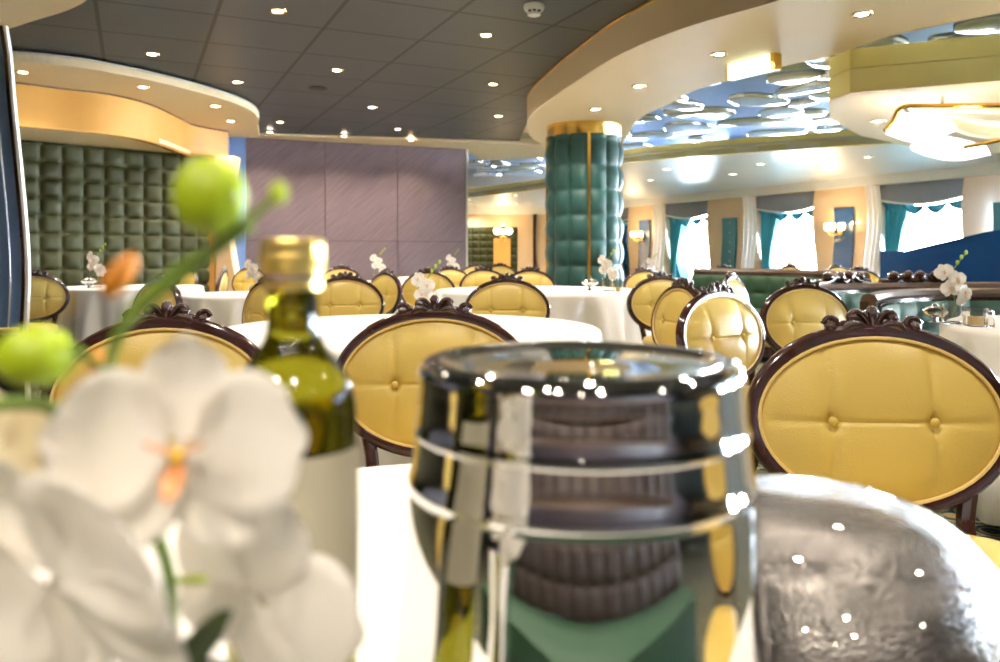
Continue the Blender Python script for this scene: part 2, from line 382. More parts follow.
# far wall behind the column
FW = 22.3
struct(MB().box((-4, FW, 0), (1.62, FW+.2, 2.3)).obj('wall_far', 'maple'))
struct(MB().box((-4, FW-.04, 2.24), (1.5, FW+.3, 2.46)).obj('trim_far', 'white'))
struct(MB().box((-4, FW+.3, 2.3), (2, FW+.5, 3.1)).obj('wall_far_top', 'maple'))
def gf2(u, v):
    return (-1.45+u*1.95, FW-.02-tuft(u*9, v*8)*.04, .3+v*1.58)
struct(MB().grid(gf2, 72, 64).obj('wall_far_tufted', 'green', ang=80))
struct(MB().slab(wavy(533, 536.5, FW-.1, 0, 2.24, .02), (0, .08, 0)).obj('trim_far_dark', 'wood'))

# ================================================================== WINDOW WALL
U = Vector((-.541, 1)).normalized(); N = Vector((-U.y, U.x)); N = Vector((-.880, -.476))
W0 = Vector((7.53-.541*(13.58-11.74), 13.58))     # near edge of a pilaster
BAY = 2.48*1.137; PW = 1.12*1.137
ROT = math.atan2(U.y, U.x)                         # local x runs along the wall, local +y away from room? checked below
# local frame: x along U, y = outward (−N)
def wl(t, out=0): p = W0+U*t-N*out; return (p.x, p.y, 0)
def oval_wall(w, h0, h1, cx, cz, rx, rz, n=48):
    """flat plate w wide with an oval hole, thickness handled by caller"""
    m = MB(); ring = []; rect = []
    for i in range(n):
        a = 2*PI*i/n; c, s_ = math.cos(a), math.sin(a)
        ring.append((cx+rx*c, cz+rz*s_))
        # project onto rectangle
        tx = (w-cx if c > 0 else -cx)/c if abs(c) > 1e-6 else 1e9
        tz = (h1-cz if s_ > 0 else h0-cz)/s_ if abs(s_) > 1e-6 else 1e9
        t = min(tx, tz); rect.append((cx+t*c, cz+t*s_))
    for y in (0, .3):
        pass
    vs = [(x, 0, z) for x, z in ring]+[(x, 0, z) for x, z in rect]+[(x, -.3, z) for x, z in ring]+[(x, -.3, z) for x, z in rect]
    fs = []
    for i in range(n):
        j = (i+1) % n
        fs.append((i, j, n+j, n+i)); fs.append((2*n+i, 3*n+i, 3*n+j, 2*n+j)); fs.append((i, 2*n+i, 2*n+j, j))
    return m.add(vs, fs)
WW = BAY-PW
bays = list(range(-5, 4))
win_proto = None
labels_p = {}
for k in bays:
    p = W0+U*(k*BAY)
    vis = k >= -1
    # pilaster face with wavy near edge (x from 0 to PW), protruding .36
    e = []
    for i in range(17):
        z = 2.285*i/16; e.append((.05*math.sin(z/2.285*2*PI+PI), z))
    left = [(x, 0, z) for x, z in e]; right = [(PW+.05*math.sin(z/2.285*2*PI+PI), 0, z) for z in [2.285*i/16 for i in range(17)]]
    o = MB().slab(left+right[::-1], (0, -.36, 0)).obj('trim_pilaster', 'maple', loc=(p.x, p.y, 0), ang=50); o.rotation_euler.z = ROT
    struct(o); o['kind'] = 'structure'
    # window bay between PW and BAY (further along)
    q = W0+U*(k*BAY+PW-.06)-N*.36
    o = oval_wall(WW+.12, 0, 2.46, WW*.46+.06, 1.22, .76, 1.02).obj('window_wall', 'tealpaint', loc=(q.x, q.y, 0), ang=50); o.rotation_euler.z = ROT; struct(o)
    o = MB().lathe([(1, -.01), (1, .01)], n=40).obj('window_%d' % (k+6), 'pane', loc=(0, 0, 0)); struct(o)
    c = q+U*(WW*.46+.06)-N*.22; o.location = (c.x, c.y, 1.22); o.scale = (.78, 1.04, .6); o.rotation_euler = (PI/2, 0, ROT)
ROTS = ROT
# wall behind pilasters + cornice
t0, t1 = -5*BAY-.2, 4*BAY+.3
def wbox(name, t0, t1, o0, o1, z0, z1, m):
    a = W0+U*t0-N*o0; b = W0+U*t1-N*o0; c = W0+U*t1-N*o1; d_ = W0+U*t0-N*o1
    return MB().prism([tuple(a), tuple(b), tuple(c), tuple(d_)], z0, z1).obj(name, m)
struct(wbox('trim_cornice', t0, t1, -.06, .36, 2.285, 2.46, 'white'))
struct(wbox('wall_window_top', t0, t1, .30, .5, 2.40, 2.56, 'white'))
for k in bays:
    struct(wbox('trim_added_clerestory', k*BAY, k*BAY+PW*.45, .28, .5, 2.5, 3.06, 'maple')); struct(wbox('trim_added_clerestory', k*BAY+PW*.45, k*BAY+PW*.75, .28, .5, 2.5, 3.06, 'tealpaint'))  # dividers of an added clerestory, open to let sky light onto the mirror
struct(wbox('trim_sill', t0, t1, .1, .36, 0, .34, 'maple'))
struct(MB().box((12.3, -6, 0), (12.5, 2, 3.1)).obj('wall_right', 'maple'))
# lower glossy ceiling over the window side
near = [(-1.6, 19.6), (-.78, 18.5), (.95, 15.9), (1.55, 13.6), (1.82, 11.75), (2.9, 10.75), (4.1, 10.0), (6.0, 8.6), (8, 5.5), (9.5, 0), (10.2, -4.9)]
near_s = [tuple(p) for p in sm(near, 4)]
aw = W0+U*t0-N*.5; bw = W0+U*(t1+.4)-N*.5
lower = near_s+[(12.4, -4.9), (12.4, 2), tuple(aw), tuple(bw), (1.2, 25), (-4, 25), (-4, 20)]
struct(MB().prism(lower, 2.45, 2.50).obj('ceiling_lower', 'softceil'))
struct(MB().prism([(x, y) for x, y in lower], 2.505, 2.515).obj('ceiling_lower_reflector', 'white'))  # unseen white sheet added to bounce daylight up to the mirrored ceiling
struct(ribbon_wall([(x, y) for x, y in near_s], 2.44, 2.64, .10).obj('trim_balcony', 'olive', ang=50))
struct(MB().tube([(x-.02, y-.02, 2.54) for x, y in near_s], .018, 6).obj('trim_balcony_bead', 'edge'))

# octagonal slab with chandelier recess
oc = [G(*p, 2.35) for p in [(1000, 80), (850, 92), (829, 100), (830, 118), (860, 135), (915, 147), (1000, 153)]]
oc = [(9, 5.6)]+oc+[(9.2, 8.6)]
struct(MB().prism(oc, 2.352, 2.53).obj('ceiling_slab_lower', 'olive_lit')); struct(MB().prism(oc, 2.344, 2.352).obj('ceiling_slab_underside', 'cream'))
struct(MB().prism([(x, y) for x, y in oc], 2.535, 2.69).obj('ceiling_slab_upper', 'olive'))

# ================================================================== COLUMN
CX, CY, CR = (584-500)/F*9.9, 9.9, .445
col = thing('column', 'round column upholstered in teal velvet tufts with gold strips', 'column', (CX, CY, 0))
def cf(u, v):
    a = 2*PI*u-PI/2+.02; r = CR+tuft(u*12, v*8.2, .5)*.055; return (r*math.cos(a), r*math.sin(a), v*2.54)
MB().grid(cf, 144, 106).obj('upholstery', 'teal', col, ang=80)
for i in range(4):
    a = -PI/2+.02+i*PI/2; g = MB(); r = CR+.022
    g.box((r*math.cos(a)-.018, r*math.sin(a)-.018, 0), (r*math.cos(a)+.018, r*math.sin(a)+.018, 2.56)); g.obj('gold_strip', 'gold', col)
MB().lathe([(CR-.03, 2.52), (CR+.02, 2.53), (CR+.03, 2.69), (CR-.03, 2.69)], n=48).obj('capital', 'gold', col)
MB().lathe([(CR+.05, 0), (CR+.05, .12), (CR, .14)], n=48).obj('plinth', 'gold', col)

# ================================================================== DOWNLIGHTS
dl_root = thing('downlight', 'x', 'ceiling light', (0, 0, 0))
MB().lathe([(.040, -.002), (.062, -.010), (.070, -.006), (.072, .0), (.040, .0)], n=24, close=False).obj('trim_ring', 'brass', dl_root)
MB().lathe([(.001, -.004), (.040, -.004), (.040, -.001), (.001, -.001)], n=20).obj('bulb', 'bulb', dl_root)
ld = bpy.data.lights.new('spot', 'SPOT'); ld.energy = SPOT_W; ld.color = WARM; ld.spot_size = math.radians(130); ld.spot_blend = .8; ld.shadow_soft_size = .05
lo = bpy.data.objects.new('lamp_light', ld); COL.objects.link(lo); lo.parent = dl_root; lo.location = (0, 0, -.03)
DL = [  # px, py, plane z, label, group, scale
 (278, 11, 3.0, 'large gold-rimmed downlight in dark ceiling nearest the top edge, above the wine bottle'),
 (486, 35, 3.0, 'downlight in dark ceiling just left of the smoke detector'),
 (152, 54, 3.0, 'leftmost downlight in the dark tiled ceiling'),
 (337, 70, 3.0, 'downlight in dark ceiling just above the round speaker grille'),
 (237, 82, 3.0, 'downlight in dark ceiling right above the tip of the curved left soffit'),
 (372, 107, 3.0, 'downlight in dark ceiling below and right of the speaker grille'),
 (493, 84, 3.0, 'downlight in dark ceiling, upper of the two beside the right soffit'),
 (498, 116, 3.0, 'downlight in dark ceiling, lower of the two beside the right soffit'),
 (280, 122, 3.0, 'downlight in dark ceiling close to the left end of the plum wall'),
 (398, 129, 3.0, 'downlight in dark ceiling near the cream strip above the plum wall middle'),
 (270, 132, 2.96, 'leftmost downlight in the cream strip over the plum wall'),
 (344, 136, 2.96, 'middle downlight in the cream strip over the plum wall'),
 (411, 140, 2.96, 'rightmost downlight in the cream strip over the plum wall'),
 (23, 72, 2.88, 'leftmost downlight in the curved cream soffit over the green wall'),
 (143, 87, 2.88, 'second downlight from left in the curved soffit over the green wall'),
 (215, 106, 2.88, 'upper downlight near the rounded tip of the left soffit'),
 (231, 121, 2.88, 'lower downlight near the rounded tip of the left soffit'),
 (595, 109, 2.69, 'downlight in the right soffit just above the teal column'),
 (639, 86, 2.69, 'downlight in the right soffit, second outward from the column'),
 (719, 54, 2.69, 'downlight in the right soffit just above the exit sign'),
 (862, 14, 2.69, 'large gold-rimmed downlight in the right soffit near the top right'),
 (895, 100, 2.344, 'upper downlight in the slab that carries the petal lamp'),
 (878, 121, 2.344, 'lower downlight in the slab that carries the petal lamp'),
 (667, 169, 2.45, 'second downlight right of the column in the glossy low ceiling'),
 (650, 180, 2.45, 'lowest downlight right of the column in the glossy low ceiling'),
 (733, 174, 2.45, 'downlight in glossy low ceiling above the framed tufted panel'),
 (761, 164, 2.45, 'downlight in glossy low ceiling at the upper middle, above the second window'),
 (827, 169, 2.45, 'downlight in glossy low ceiling above the sconce pilaster'),
 (868, 157, 2.45, 'rightmost downlight in the glossy low ceiling, left of the petal lamp'),
 (469, 200, 2.45, 'first of three downlights in a line beside the plum wall end'),
 (471.5, 203, 2.45, 'second of three downlights in a line beside the plum wall end'),
 (474, 206, 2.45, 'third of three downlights in a line beside the plum wall end'),
 (515, 195, 2.45, 'upper far downlight left of the teal column'),
 (517, 204, 2.45, 'lower far downlight left of the teal column'),
]
off = [(-.8, -1.7, 3.0), (.5, -2.1, 3.0), (-2.0, -1.9, 3.0), (-.2, -2.9, 3.0), (-.9, -1.1, 3.0), (-1.6, 4.6, 3.0), (.3, 4.2, 3.0), (-.6, 2.6, 3.0), (1.3, 2.4, 3.0), (-2.4, 2.8, 3.0), (-3.2, 4.4, 3.0) , (.2, .9, 3.0), (-1.9, .8, 3.0), (2.2, .8, 3.0), (0.4, -1.2, 3.0), (-1.8, -1.4, 3.0), (2.6, -1.3, 3.0), (5.2, 2.6, 2.69)]  # unseen downlights added outside the frame to brighten the near objects
first = True
for px, py, z, lab in DL:
    x, y = G(px, py, z)
    if first: o = dl_root; o.location = (x, y, z); first = False
    else: o = dup(dl_root, (x, y, z), 0)
    o['label'] = lab; o['group'] = 'recessed downlights'
for x, y, z in off:
    o = dup(dl_root, (x, y, z), 0, 'added downlight outside the frame, brightening the near chairs and flowers', 'downlights outside the frame')

# speaker grille, smoke detector, exit sign
x, y = G(318, 88, 3.0)
t = thing('ceiling_speaker', 'small round dark speaker grille in the dark tiled ceiling', 'speaker', (x, y, 3.0))
MB().lathe([(.10, 0), (.11, -.008), (.10, -.012), (.001, -.012)], n=28).obj('grille', 'speaker', t)
x, y = G(534, 5, 3.0)
t = thing('smoke_detector', 'white round smoke detector on the dark ceiling near top middle', 'smoke detector', (x, y, 3.0))
MB().lathe([(.078, 0), (.082, -.02), (.072, -.045), (.055, -.055), (.05, -.08), (.03, -.088), (.001, -.09)], n=28).obj('body', 'plastic', t)
for a in (-2.2, -1.57, -.9):
    MB().box((.06*math.cos(a)-.012, .06*math.sin(a)-.01, -.064), (.06*math.cos(a)+.012, .06*math.sin(a)+.01, -.052)).obj('vent', 'speaker', t)
t = thing('exit_sign', 'glowing pale green exit light box with yellow ends under right soffit', 'exit sign', (2.11, 6.5, 2.69), -.99)
MB().box((-.235, -.035, -.13), (.20, .035, -.008)).obj('light_box', 'exit', t)
MB().box((.20, -.045, -.135), (.245, .045, 0)).obj('end_cap', 'gold', t); MB().box((-.25, -.045, -.135), (-.235, .045, 0)).obj('end_cap', 'gold', t)

# ================================================================== MIRROR CEILING PEBBLES
pebs = []
for side, n_, (xa, xb, ya, yb) in (('r', 74, (1.6, 7.6, 6.6, 15.5)), ('l', 16, (-1.4, 1.0, 15.2, 19.5))):
    tries = 0; cnt = 0; loc = []
    while cnt < n_ and tries < 4000:
        tries += 1
        x = rnd.uniform(xa, xb); y = rnd.uniform(ya, yb); a = rnd.uniform(.20, .50); 
        # keep outside the soffit and inside the frame wedge
        if side == 'r':
            px = 500+F*x/y; py = 256-2.0*F/y
            if px < 600 or px > 1080: continue
            if y < 7 and px < 880: continue
        if any((x-u)**2+(y-v)**2 < ((a+b)*.78)**2 for u, v, b in loc): continue
        loc.append((x, y, a)); cnt += 1; pebs.append((x, y, a))
def pebble(x, y, a, mname):
    m = MB(); n = 28; ph = rnd.uniform(0, 6); st = rnd.uniform(.55, .95); th = rnd.uniform(0, PI); vs = []; fs = []
    rr = [1+.10*math.sin(2*q+ph)+.07*math.sin(3*q+ph*2) for q in [2*PI*i/n for i in range(n)]]
    prof = [(1, 0), (1, -.022), (.975, -.030), (.93, -.034), (.6, -.040), (.25, -.042)]
    for s_, z in prof:
        for i in range(n):
            q = 2*PI*i/n; u = math.cos(q)*s_*rr[i]*a; v = math.sin(q)*s_*rr[i]*a*st
            vs.append((u*math.cos(th)-v*math.sin(th), u*math.sin(th)+v*math.cos(th), z))
    for k in range(len(prof)-1):
        for i in range(n): j = (i+1) % n; fs.append((k*n+i, k*n+j, (k+1)*n+j, (k+1)*n+i))
    fs.append(tuple(range((len(prof)-1)*n, len(prof)*n))); fs.append(tuple(range(n)))
    m.add(vs, fs)
    return m.obj('mirror_pebble', mname, loc=(x, y, 3.06), ang=60)
for x, y, a in pebs:
    mn = 'pebble' if rnd.random() < .68 else 'pebble2'
    o = pebble(x, y, a, mn)
    side = 'over the area left of the teal column' if x < 1 and y > 15 else 'right of the teal column'
    tag(o, ('silvery' if mn == 'pebble' else 'sand-coloured')+' pebble-shaped glass piece on the mirrored ceiling '+side, 'ceiling ornament', 'pebble pieces on the mirrored ceiling, '+('silvery ' if mn == 'pebble' else 'sand ')+side)

# ================================================================== WINDOW DRESSING, SCONCES
def local_root(name, label, cat, t_, out, group=None):
    p = W0+U*t_-N*out
    return thing(name, label, cat, (p.x, p.y, 0), ROT, group)
bayname = {-1: 'rightmost window, above the navy panel', 0: 'second window from the right', 1: 'third window from the right', 2: 'window just right of the teal column', 3: 'farthest window'}
for k in (-2, -1, 0, 1, 2, 3):
    nm = bayname.get(k, 'window beyond the right frame edge')
    t = local_root('window_valance', 'grey arched valance with turquoise swags at the '+nm, 'valance', k*BAY+PW, .12, 'window valances')
    n = 16; top = [(0.0, 0, 2.285), (WW, 0, 2.285)]
    low = [(WW*(1-i/n), 0, 2.02-.10*math.sin(PI*i/n)+.0) for i in range(n+1)]
    MB().slab(top+low, (0, .04, 0)).obj('valance_board', 'grey', t)
    MB().tube([(x, -.01, z) for x, _, z in low], .018, 6).obj('white_welt', 'white', t)
    for j in range(4):
        x0 = WW*j/4; x1 = WW*(j+1)/4
        def sw(u, v, x0=x0, x1=x1):
            z = 1.99-.09*math.sin(PI*lerp(x0, x1, u)/WW)-v*(.03+.13*math.sin(PI*u))
            return (lerp(x0, x1, u), .07+.02*math.sin(v*22)+.02*math.sin(PI*u), z)
        MB().grid(sw, 12, 20).obj('swag', 'turq', t, ang=80)
    t = local_root('sheer_curtain', 'white sheer curtain strip beside the pilaster at the '+nm, 'curtain', k*BAY+PW, .0, 'white sheer curtains')
    MB().grid(lambda u, v: (WW-.05-.035*math.sin(u*PI*6)-.05*math.sin(v*2*PI+PI), -.02+u*.34, .02+v*2.25), 36, 16).obj('drape', 'sheer', t, ang=80)
    t = local_root('window_curtain', 'turquoise tied-back curtain at the left side of the '+nm, 'curtain', k*BAY+PW, .22, 'turquoise curtains')
    def cu(u, v):
        z = 2.05-v*1.7; c = .50*(1-math.sin(PI*min(1, v*.9)))+.10
        return (WW-.02-u*c, .03*math.sin(u*PI*7)+.02, z)
    MB().grid(lambda u, v: (WW-.03-u*(.20+.30*(1-v)**2.2), .025*math.sin(u*PI*8), 2.05-v*1.70), 48, 16).obj('drape', 'turq', t, ang=80)
def flipy(root):
    for ch in root.children:
        if ch.type == 'MESH': ch.data.transform(Matrix.Scale(-1, 4, (0, 1, 0))); ch.data.flip_normals()
for o in list(bpy.data.objects):
    if o.name.startswith(('window_valance', 'window_curtain')): flipy(o)
# panels with studs / sconces on pilasters
def sconce(root):
    MB().box((-.05, -.05, 1.42), (.05, 0, 1.60)).obj('backplate', 'brass', root)
    for s_ in (-1, 0, 1):
        arm = MB().tube(sm([(0, -.05, 1.46), (.09*s_, -.16, 1.42), (.15*s_, -.2 if s_ else -.26, 1.50)], 5), .010, 6).obj('arm', 'brass', root)
        MB().lathe([(.03, 0), (.05, .02), (.062, .08), (.05, .13), (.03, .13)], c=(.15*s_, -.2 if s_ else -.26, 1.51), n=14).obj('lamp_shade', 'shade', root)
    for i in range(9):
        a = rnd.uniform(-.12, .12); MB().ball((a, -.13+rnd.uniform(-.06, .06), 1.32+abs(a)*.5), (.018, .018, .035), 8, 6).obj('crystal_drop', 'glass', root)
def point(root_loc, e):
    l = bpy.data.lights.new('sconce_light', 'POINT'); l.energy = e; l.color = (1, .7, .4); l.shadow_soft_size = .08
    o = bpy.data.objects.new('sconce_light', l); COL.objects.link(o); return o
for k, typ, lab in ((0, 's', 'pilaster to the left of the rightmost window'), (1, 'p', 'pilaster between the sconces'), (2, 's', 'pilaster next to the teal column'), (-1, 'p', 'pilaster at the right frame edge')):
    t = local_root('wall_panel', ('dark teal mirror panel behind a sconce on the ' if typ == 's' else 'teal tufted panel with gold studs on the ')+lab, 'wall panel', k*BAY+PW/2, 0)
    w2 = .20; n = 10
    zt = 1.92 if typ == 's' else 1.86
    pts = [(-w2+.03*math.sin(z*3), 0, z) for z in [.35+(zt-.35)*i/n for i in range(n+1)]]
    pts2 = [(w2+.03*math.sin(z*3), 0, z) for z in [.35+(zt-.35)*i/n for i in range(n+1)]]
    MB().slab(pts+pts2[::-1], (0, -.04, 0)).obj('panel_face', 'navy' if typ == 's' else 'tealpaint', t)
    if typ == 's': flipy(t)
    if typ == 'p':
        for j in range(6): MB().ball((-.06, -.045, 1.74-j*.2), .022, 8, 6).obj('stud', 'gold', t)
        flipy(t)
    else:
        s_ = local_root('wall_sconce', 'lit crystal wall sconce on the '+lab, 'wall lamp', k*BAY+PW/2, .05, 'crystal sconces')
        s_.location = Vector(s_.location); s_.location += Vector((N.x*.10, N.y*.10, 0)); sconce(s_); flipy(s_)
        po = point(s_, 25); po.parent = s_; po.location = (0, .3, 1.6)
# far sconce on amber pilaster
fp = thing('wall_panel', 'amber wood panel under the far lit sconce beside the plum wall', 'wall panel', ((502-500)/F*22.1, 22.1, 0))
MB().box((-.24, 0, .2), (.24, .1, 1.55)).obj('panel_face', 'amber', fp)
fsn = thing('wall_sconce', 'far glowing double sconce over the amber panel, left of the column', 'wall lamp', ((503-500)/F*22.0, 22.0, .15), 0)
sconce(fsn); 
for s_ in (-1, 1): MB().ball((.16*s_, -.15, 1.60), (.11, .10, .10)).obj('lamp_shade', 'shade', fsn)
po = point(fsn, 12); po.parent = fsn; po.location = (0, -.5, 1.8)

# ================================================================== CHANDELIER (petal lamp)
ch = thing('petal_lamp', 'white glowing petal-shaped ceiling lamp with copper rims at right', 'ceiling lamp', (at(945, 120, 6.6).x, 6.6, 2.35))
def pt3(px, py, Y): v = at(px, py, Y); return v-Vector(ch.location)
def petal_sheet(ctrl_top, ctrl_bot, mname, nm, bow=.12):
    T = sm(ctrl_top, 5); Bt = sm(ctrl_bot, 5); n = min(len(T), len(Bt))
    m = MB(); vs = []; K = 8
    for i in range(n):
        for j in range(K+1):
            p = T[i].lerp(Bt[i], j/K)+Vector((0, -bow*math.sin(PI*j/K)*math.sin(PI*i/(n-1)), 0)); vs.append(p)
    fs = [(i*(K+1)+j, i*(K+1)+j+1, (i+1)*(K+1)+j+1, (i+1)*(K+1)+j) for i in range(n-1) for j in range(K)]
    o = m.add(vs, fs).obj(nm, mname, ch, ang=80); md = o.modifiers.new('s', 'SOLIDIFY'); md.thickness = .012; return o
petal_sheet([pt3(885, 131, 6.3), pt3(901, 108, 6.3), pt3(925, 114, 6.2), pt3(950, 121, 6.2), pt3(957, 128, 6.3)],
            [pt3(886, 133, 6.5), pt3(902, 139, 6.7), pt3(918, 141, 6.9), pt3(935, 138, 6.8), pt3(956, 129, 6.5)], 'petalglass', 'glass_petal')
petal_sheet([pt3(910, 146, 6.8), pt3(928, 138, 6.9), pt3(950, 138, 7.2), pt3(985, 146, 7.4)],
            [pt3(912, 149, 7.0), pt3(930, 156, 7.2), pt3(958, 160, 7.4), pt3(990, 154, 7.5)], 'petalglass', 'glass_petal')
petal_sheet([pt3(930, 112, 6.5), pt3(950, 114, 6.6), pt3(980, 120, 6.8), pt3(1030, 122, 7.0)],
            [pt3(932, 119, 6.6), pt3(955, 131, 6.9), pt3(980, 138, 7.1), pt3(1030, 140, 7.3)], 'amberglass', 'glass_petal')
MB().tube(sm([pt3(885, 131, 6.28), pt3(893, 121, 6.28), pt3(903, 107, 6.25), pt3(940, 106, 6.2), pt3(1010, 105, 6.1)], 5), .02, 8).obj('copper_rim', 'gold', ch)
MB().tube(sm([pt3(945, 150, 7.2), pt3(975, 145, 7.2), pt3(1010, 138, 7.0)], 5), .018, 8).obj('copper_rim', 'gold', ch)
MB().tube([pt3(903, 109, 6.3), pt3(1015, 110, 6.2)], .03, 8).obj('white_bar', 'white', ch)
for px, Y in ((942, 6.22), (970, 7.2)): MB().tube([pt3(px, 107, Y), pt3(px, 96, Y)], .018, 8).obj('hanger', 'chrome', ch)

pc = point(ch, 5); pc.parent = ch; pc.location = (0, -.5, -.35)
# ================================================================== CHAIR
RX, RZ = .265, .188; ZC = .705; TILT = math.radians(9)
BY = .225
def back_pt(x, y, z):                                 # tilt about the seat back
    dz = z-.46; return (x, BY+y*math.cos(TILT)+dz*math.sin(TILT), .46+dz*math.cos(TILT)-y*math.sin(TILT))
def make_chair():
    r = thing('dining_chair', 'x', 'chair', group='gold leather dining chairs')
    # frame: oval ring with moulded section
    m = MB(); n = 64; sec = [(-.014, -.010), (-.012, -.018), (-.003, -.021), (.006, -.020), (.012, -.012), (.014, .004), (.010, .018), (-.010, .020), (-.014, .010)]
    vs = []; K = len(sec)
    for i in range(n):
        a = 2*PI*i/n; nx, nz = math.cos(a), math.sin(a)
        th = 1.0+.15*max(0, -nz)+.35*max(0, nz)**3
        for s_, y in sec: vs.append(back_pt((RX+s_*th)*nx, y, ZC+(RZ+s_*th)*nz))
    fs = [(i*K+k, i*K+(k+1) % K, ((i+1) % n)*K+(k+1) % K, ((i+1) % n)*K+k) for i in range(n) for k in range(K)]
    m.add(vs, fs); m.obj('back_frame', 'wood', r, ang=35)
    # piping
    MB().tube([back_pt((RX-.015)*math.cos(a), -.016, ZC+(RZ-.015)*math.sin(a)) for a in [2*PI*i/56 for i in range(56)]], .0045, 6, closed=True).obj('piping', 'piping', r)
    # cushion with seams
    def groove(d_, w_): return math.exp(-(d_/w_)**2)
    BX = .103; BZ = -.004
    def cush(rr, a):
        x = (RX-.016)*rr*math.cos(a); z = (RZ-.016)*rr*math.sin(a)
        h = .034*(1-rr**3.0)
        xs = BX+.012*(z/.17)**2
        g = .0055*(groove(abs(x)-xs, .006)+1.0*groove(abs(x)-xs, .03)*.5)
        g += .0055*(groove(z-BZ, .005)+.5*groove(z-BZ, .028))
        dd = math.hypot(abs(x)-BX, z-BZ); g += .013*groove(dd, .020)
        return back_pt(x, -.010-h+g*min(1, (1-rr)*8), ZC+z)
    m = MB(); NR_, NA = 44, 112; vs = [cush(0.0001, 0)]; fs = []
    for i in range(1, NR_+1):
        for k in range(NA): vs.append(cush(i/NR_, 2*PI*k/NA))
    for k in range(NA): fs.append((0, 1+k, 1+(k+1) % NA))
    for i in range(NR_-1):
        for k in range(NA):
            a = 1+i*NA; l = (k+1) % NA; fs.append((a+k, a+NA+k, a+NA+l, a+l))
    m.add(vs, fs).obj('backrest', 'leather', r, ang=80)
    bp = MB()
    for s_ in (-1, 1):
        q = back_pt(s_*BX, -.034, ZC+BZ); MB().ball(q, (.0105, .006, .0105), 14, 8).obj('button', 'leather', r)
    # back panel
    MB().lathe([(.99, 0), (.9, .012), (.5, .02), (.01, .022)], n=48).add([], []).obj('back_panel', 'leather', r)
    o = [c for c in r.children if c.name.startswith('back_panel')][0]; q = back_pt(0, .006, ZC); o.data.transform(Matrix.Translation(q) @ Euler((-PI/2-TILT, 0, 0)).to_matrix().to_4x4() @ Matrix.Diagonal((RX-.012, RZ-.012, 1, 1)))
    # crest
    m = MB()
    zt = RZ+.004
    def C(x, z, y=0): return back_pt(x, y, ZC+zt+z-.24*x*x*6*.5)
    def scroll(cx, cz, r0, sgn, turns=1.2, rad=.007, y=-.004):
        pts = []; rads = []
        for i in range(15):
            t = i/14; a = PI/2*sgn*0+t*turns*2*PI; rr = r0*(1-.75*t); pts.append(C(cx+sgn*rr*math.cos(a), cz+rr*math.sin(a), y)); rads.append(rad*(1-.35*t))
        return pts, rads
    for s_ in (-1, 1):
        # end ball scroll
        m.ball(C(s_*.088, .010, -.004), (.0135, .016, .0135), 14, 10)
        p = [C(s_*.104, .020), C(s_*.092, .030), C(s_*.076, .024), C(s_*.073, .008), C(s_*.085, -.006), C(s_*.105, -.006), C(s_*.128, -.004), C(s_*.155, -.010), C(s_*.185, -.018)]
        m.tube(sm(p, 4), [.005+.003*math.sin(i/33*PI) for i in range(33)], 8)
        # leaf from the centre to the end scroll (upper and lower strands)
        p = [C(s_*.006, -.004, -.008), C(s_*.025, .008, -.012), C(s_*.045, .010, -.014), C(s_*.062, .000, -.012), C(s_*.078, -.008, -.008)]
        m.tube(sm(p, 5), [.004+.007*math.sin(i/20*PI) for i in range(21)], 8)
        p = [C(s_*.040, .014, 0), C(s_*.056, .016, 0), C(s_*.072, .010, 0), C(s_*.082, .002, 0)]
        m.tube(sm(p, 4), .006, 8)
        # inner curl
        p = [C(s_*.004, -.004, -.006), C(s_*.010, .014, -.010), C(s_*.022, .032, -.010), C(s_*.036, .038, -.008), C(s_*.047, .030, -.006), C(s_*.046, .020, -.006)]
        m.tube(sm(p, 5), [.004+.0045*i/25 for i in range(26)], 8)
        m.ball(C(s_*.040, .026, -.006), (.011, .013, .011), 12, 8)
        p = [C(s_*.008, -.002, .0), C(s_*.018, .018, .002), C(s_*.030, .030, .004)]; m.tube(sm(p, 4), .008, 8)
    # centre lobe
    p = [C(0, -.006, -.006), C(0, .018, -.012), C(0, .036, -.010), C(0, .042, -.002)]
    m.tube(sm(p, 5), [.004+.008*math.sin(i/15*PI*.75) for i in range(16)], 10)
    m.ball(C(0, .036, -.006), (.014, .012, .009), 12, 8)
    m.tube([C(x/100, -.004-.0*abs(x)) for x in range(-12, 13, 2)], [.002+.010*math.cos(x/14*PI/2) for x in range(-12, 13, 2)], 8)
    m.obj('crest', 'wood', r, ang=70)
    # seat
    def seat_outline(a, sx, sy):
        c, s_ = math.cos(a), math.sin(a); e = .62
        return (sx*math.copysign(abs(c)**e, c)*(1+.06*(-s_)), sy*math.copysign(abs(s_)**e, s_))
    m = MB(); vs = []; fs = []; prof = [(.96, .425), (1, .44), (1.0, .465), (.96, .485), (.8, .498), (.5, .505), (.05, .507)]; n = 40
    for s_, z in prof:
        for i in range(n): x, y = seat_outline(2*PI*i/n, .245*s_, .23*s_); vs.append((x, y, z))
    for k in range(len(prof)-1):
        for i in range(n): j = (i+1) % n; fs.append((k*n+i, k*n+j, (k+1)*n+j, (k+1)*n+i))
    fs.append(tuple(range(n))); fs.append(tuple(range((len(prof)-1)*n, len(prof)*n)))
    m.add(vs, fs).obj('seat', 'leather', r, ang=60)
    m = MB(); m.prism([seat_outline(2*PI*i/n, .250, .235) for i in range(n)], .365, .428); m.obj('seat_rail', 'wood', r)
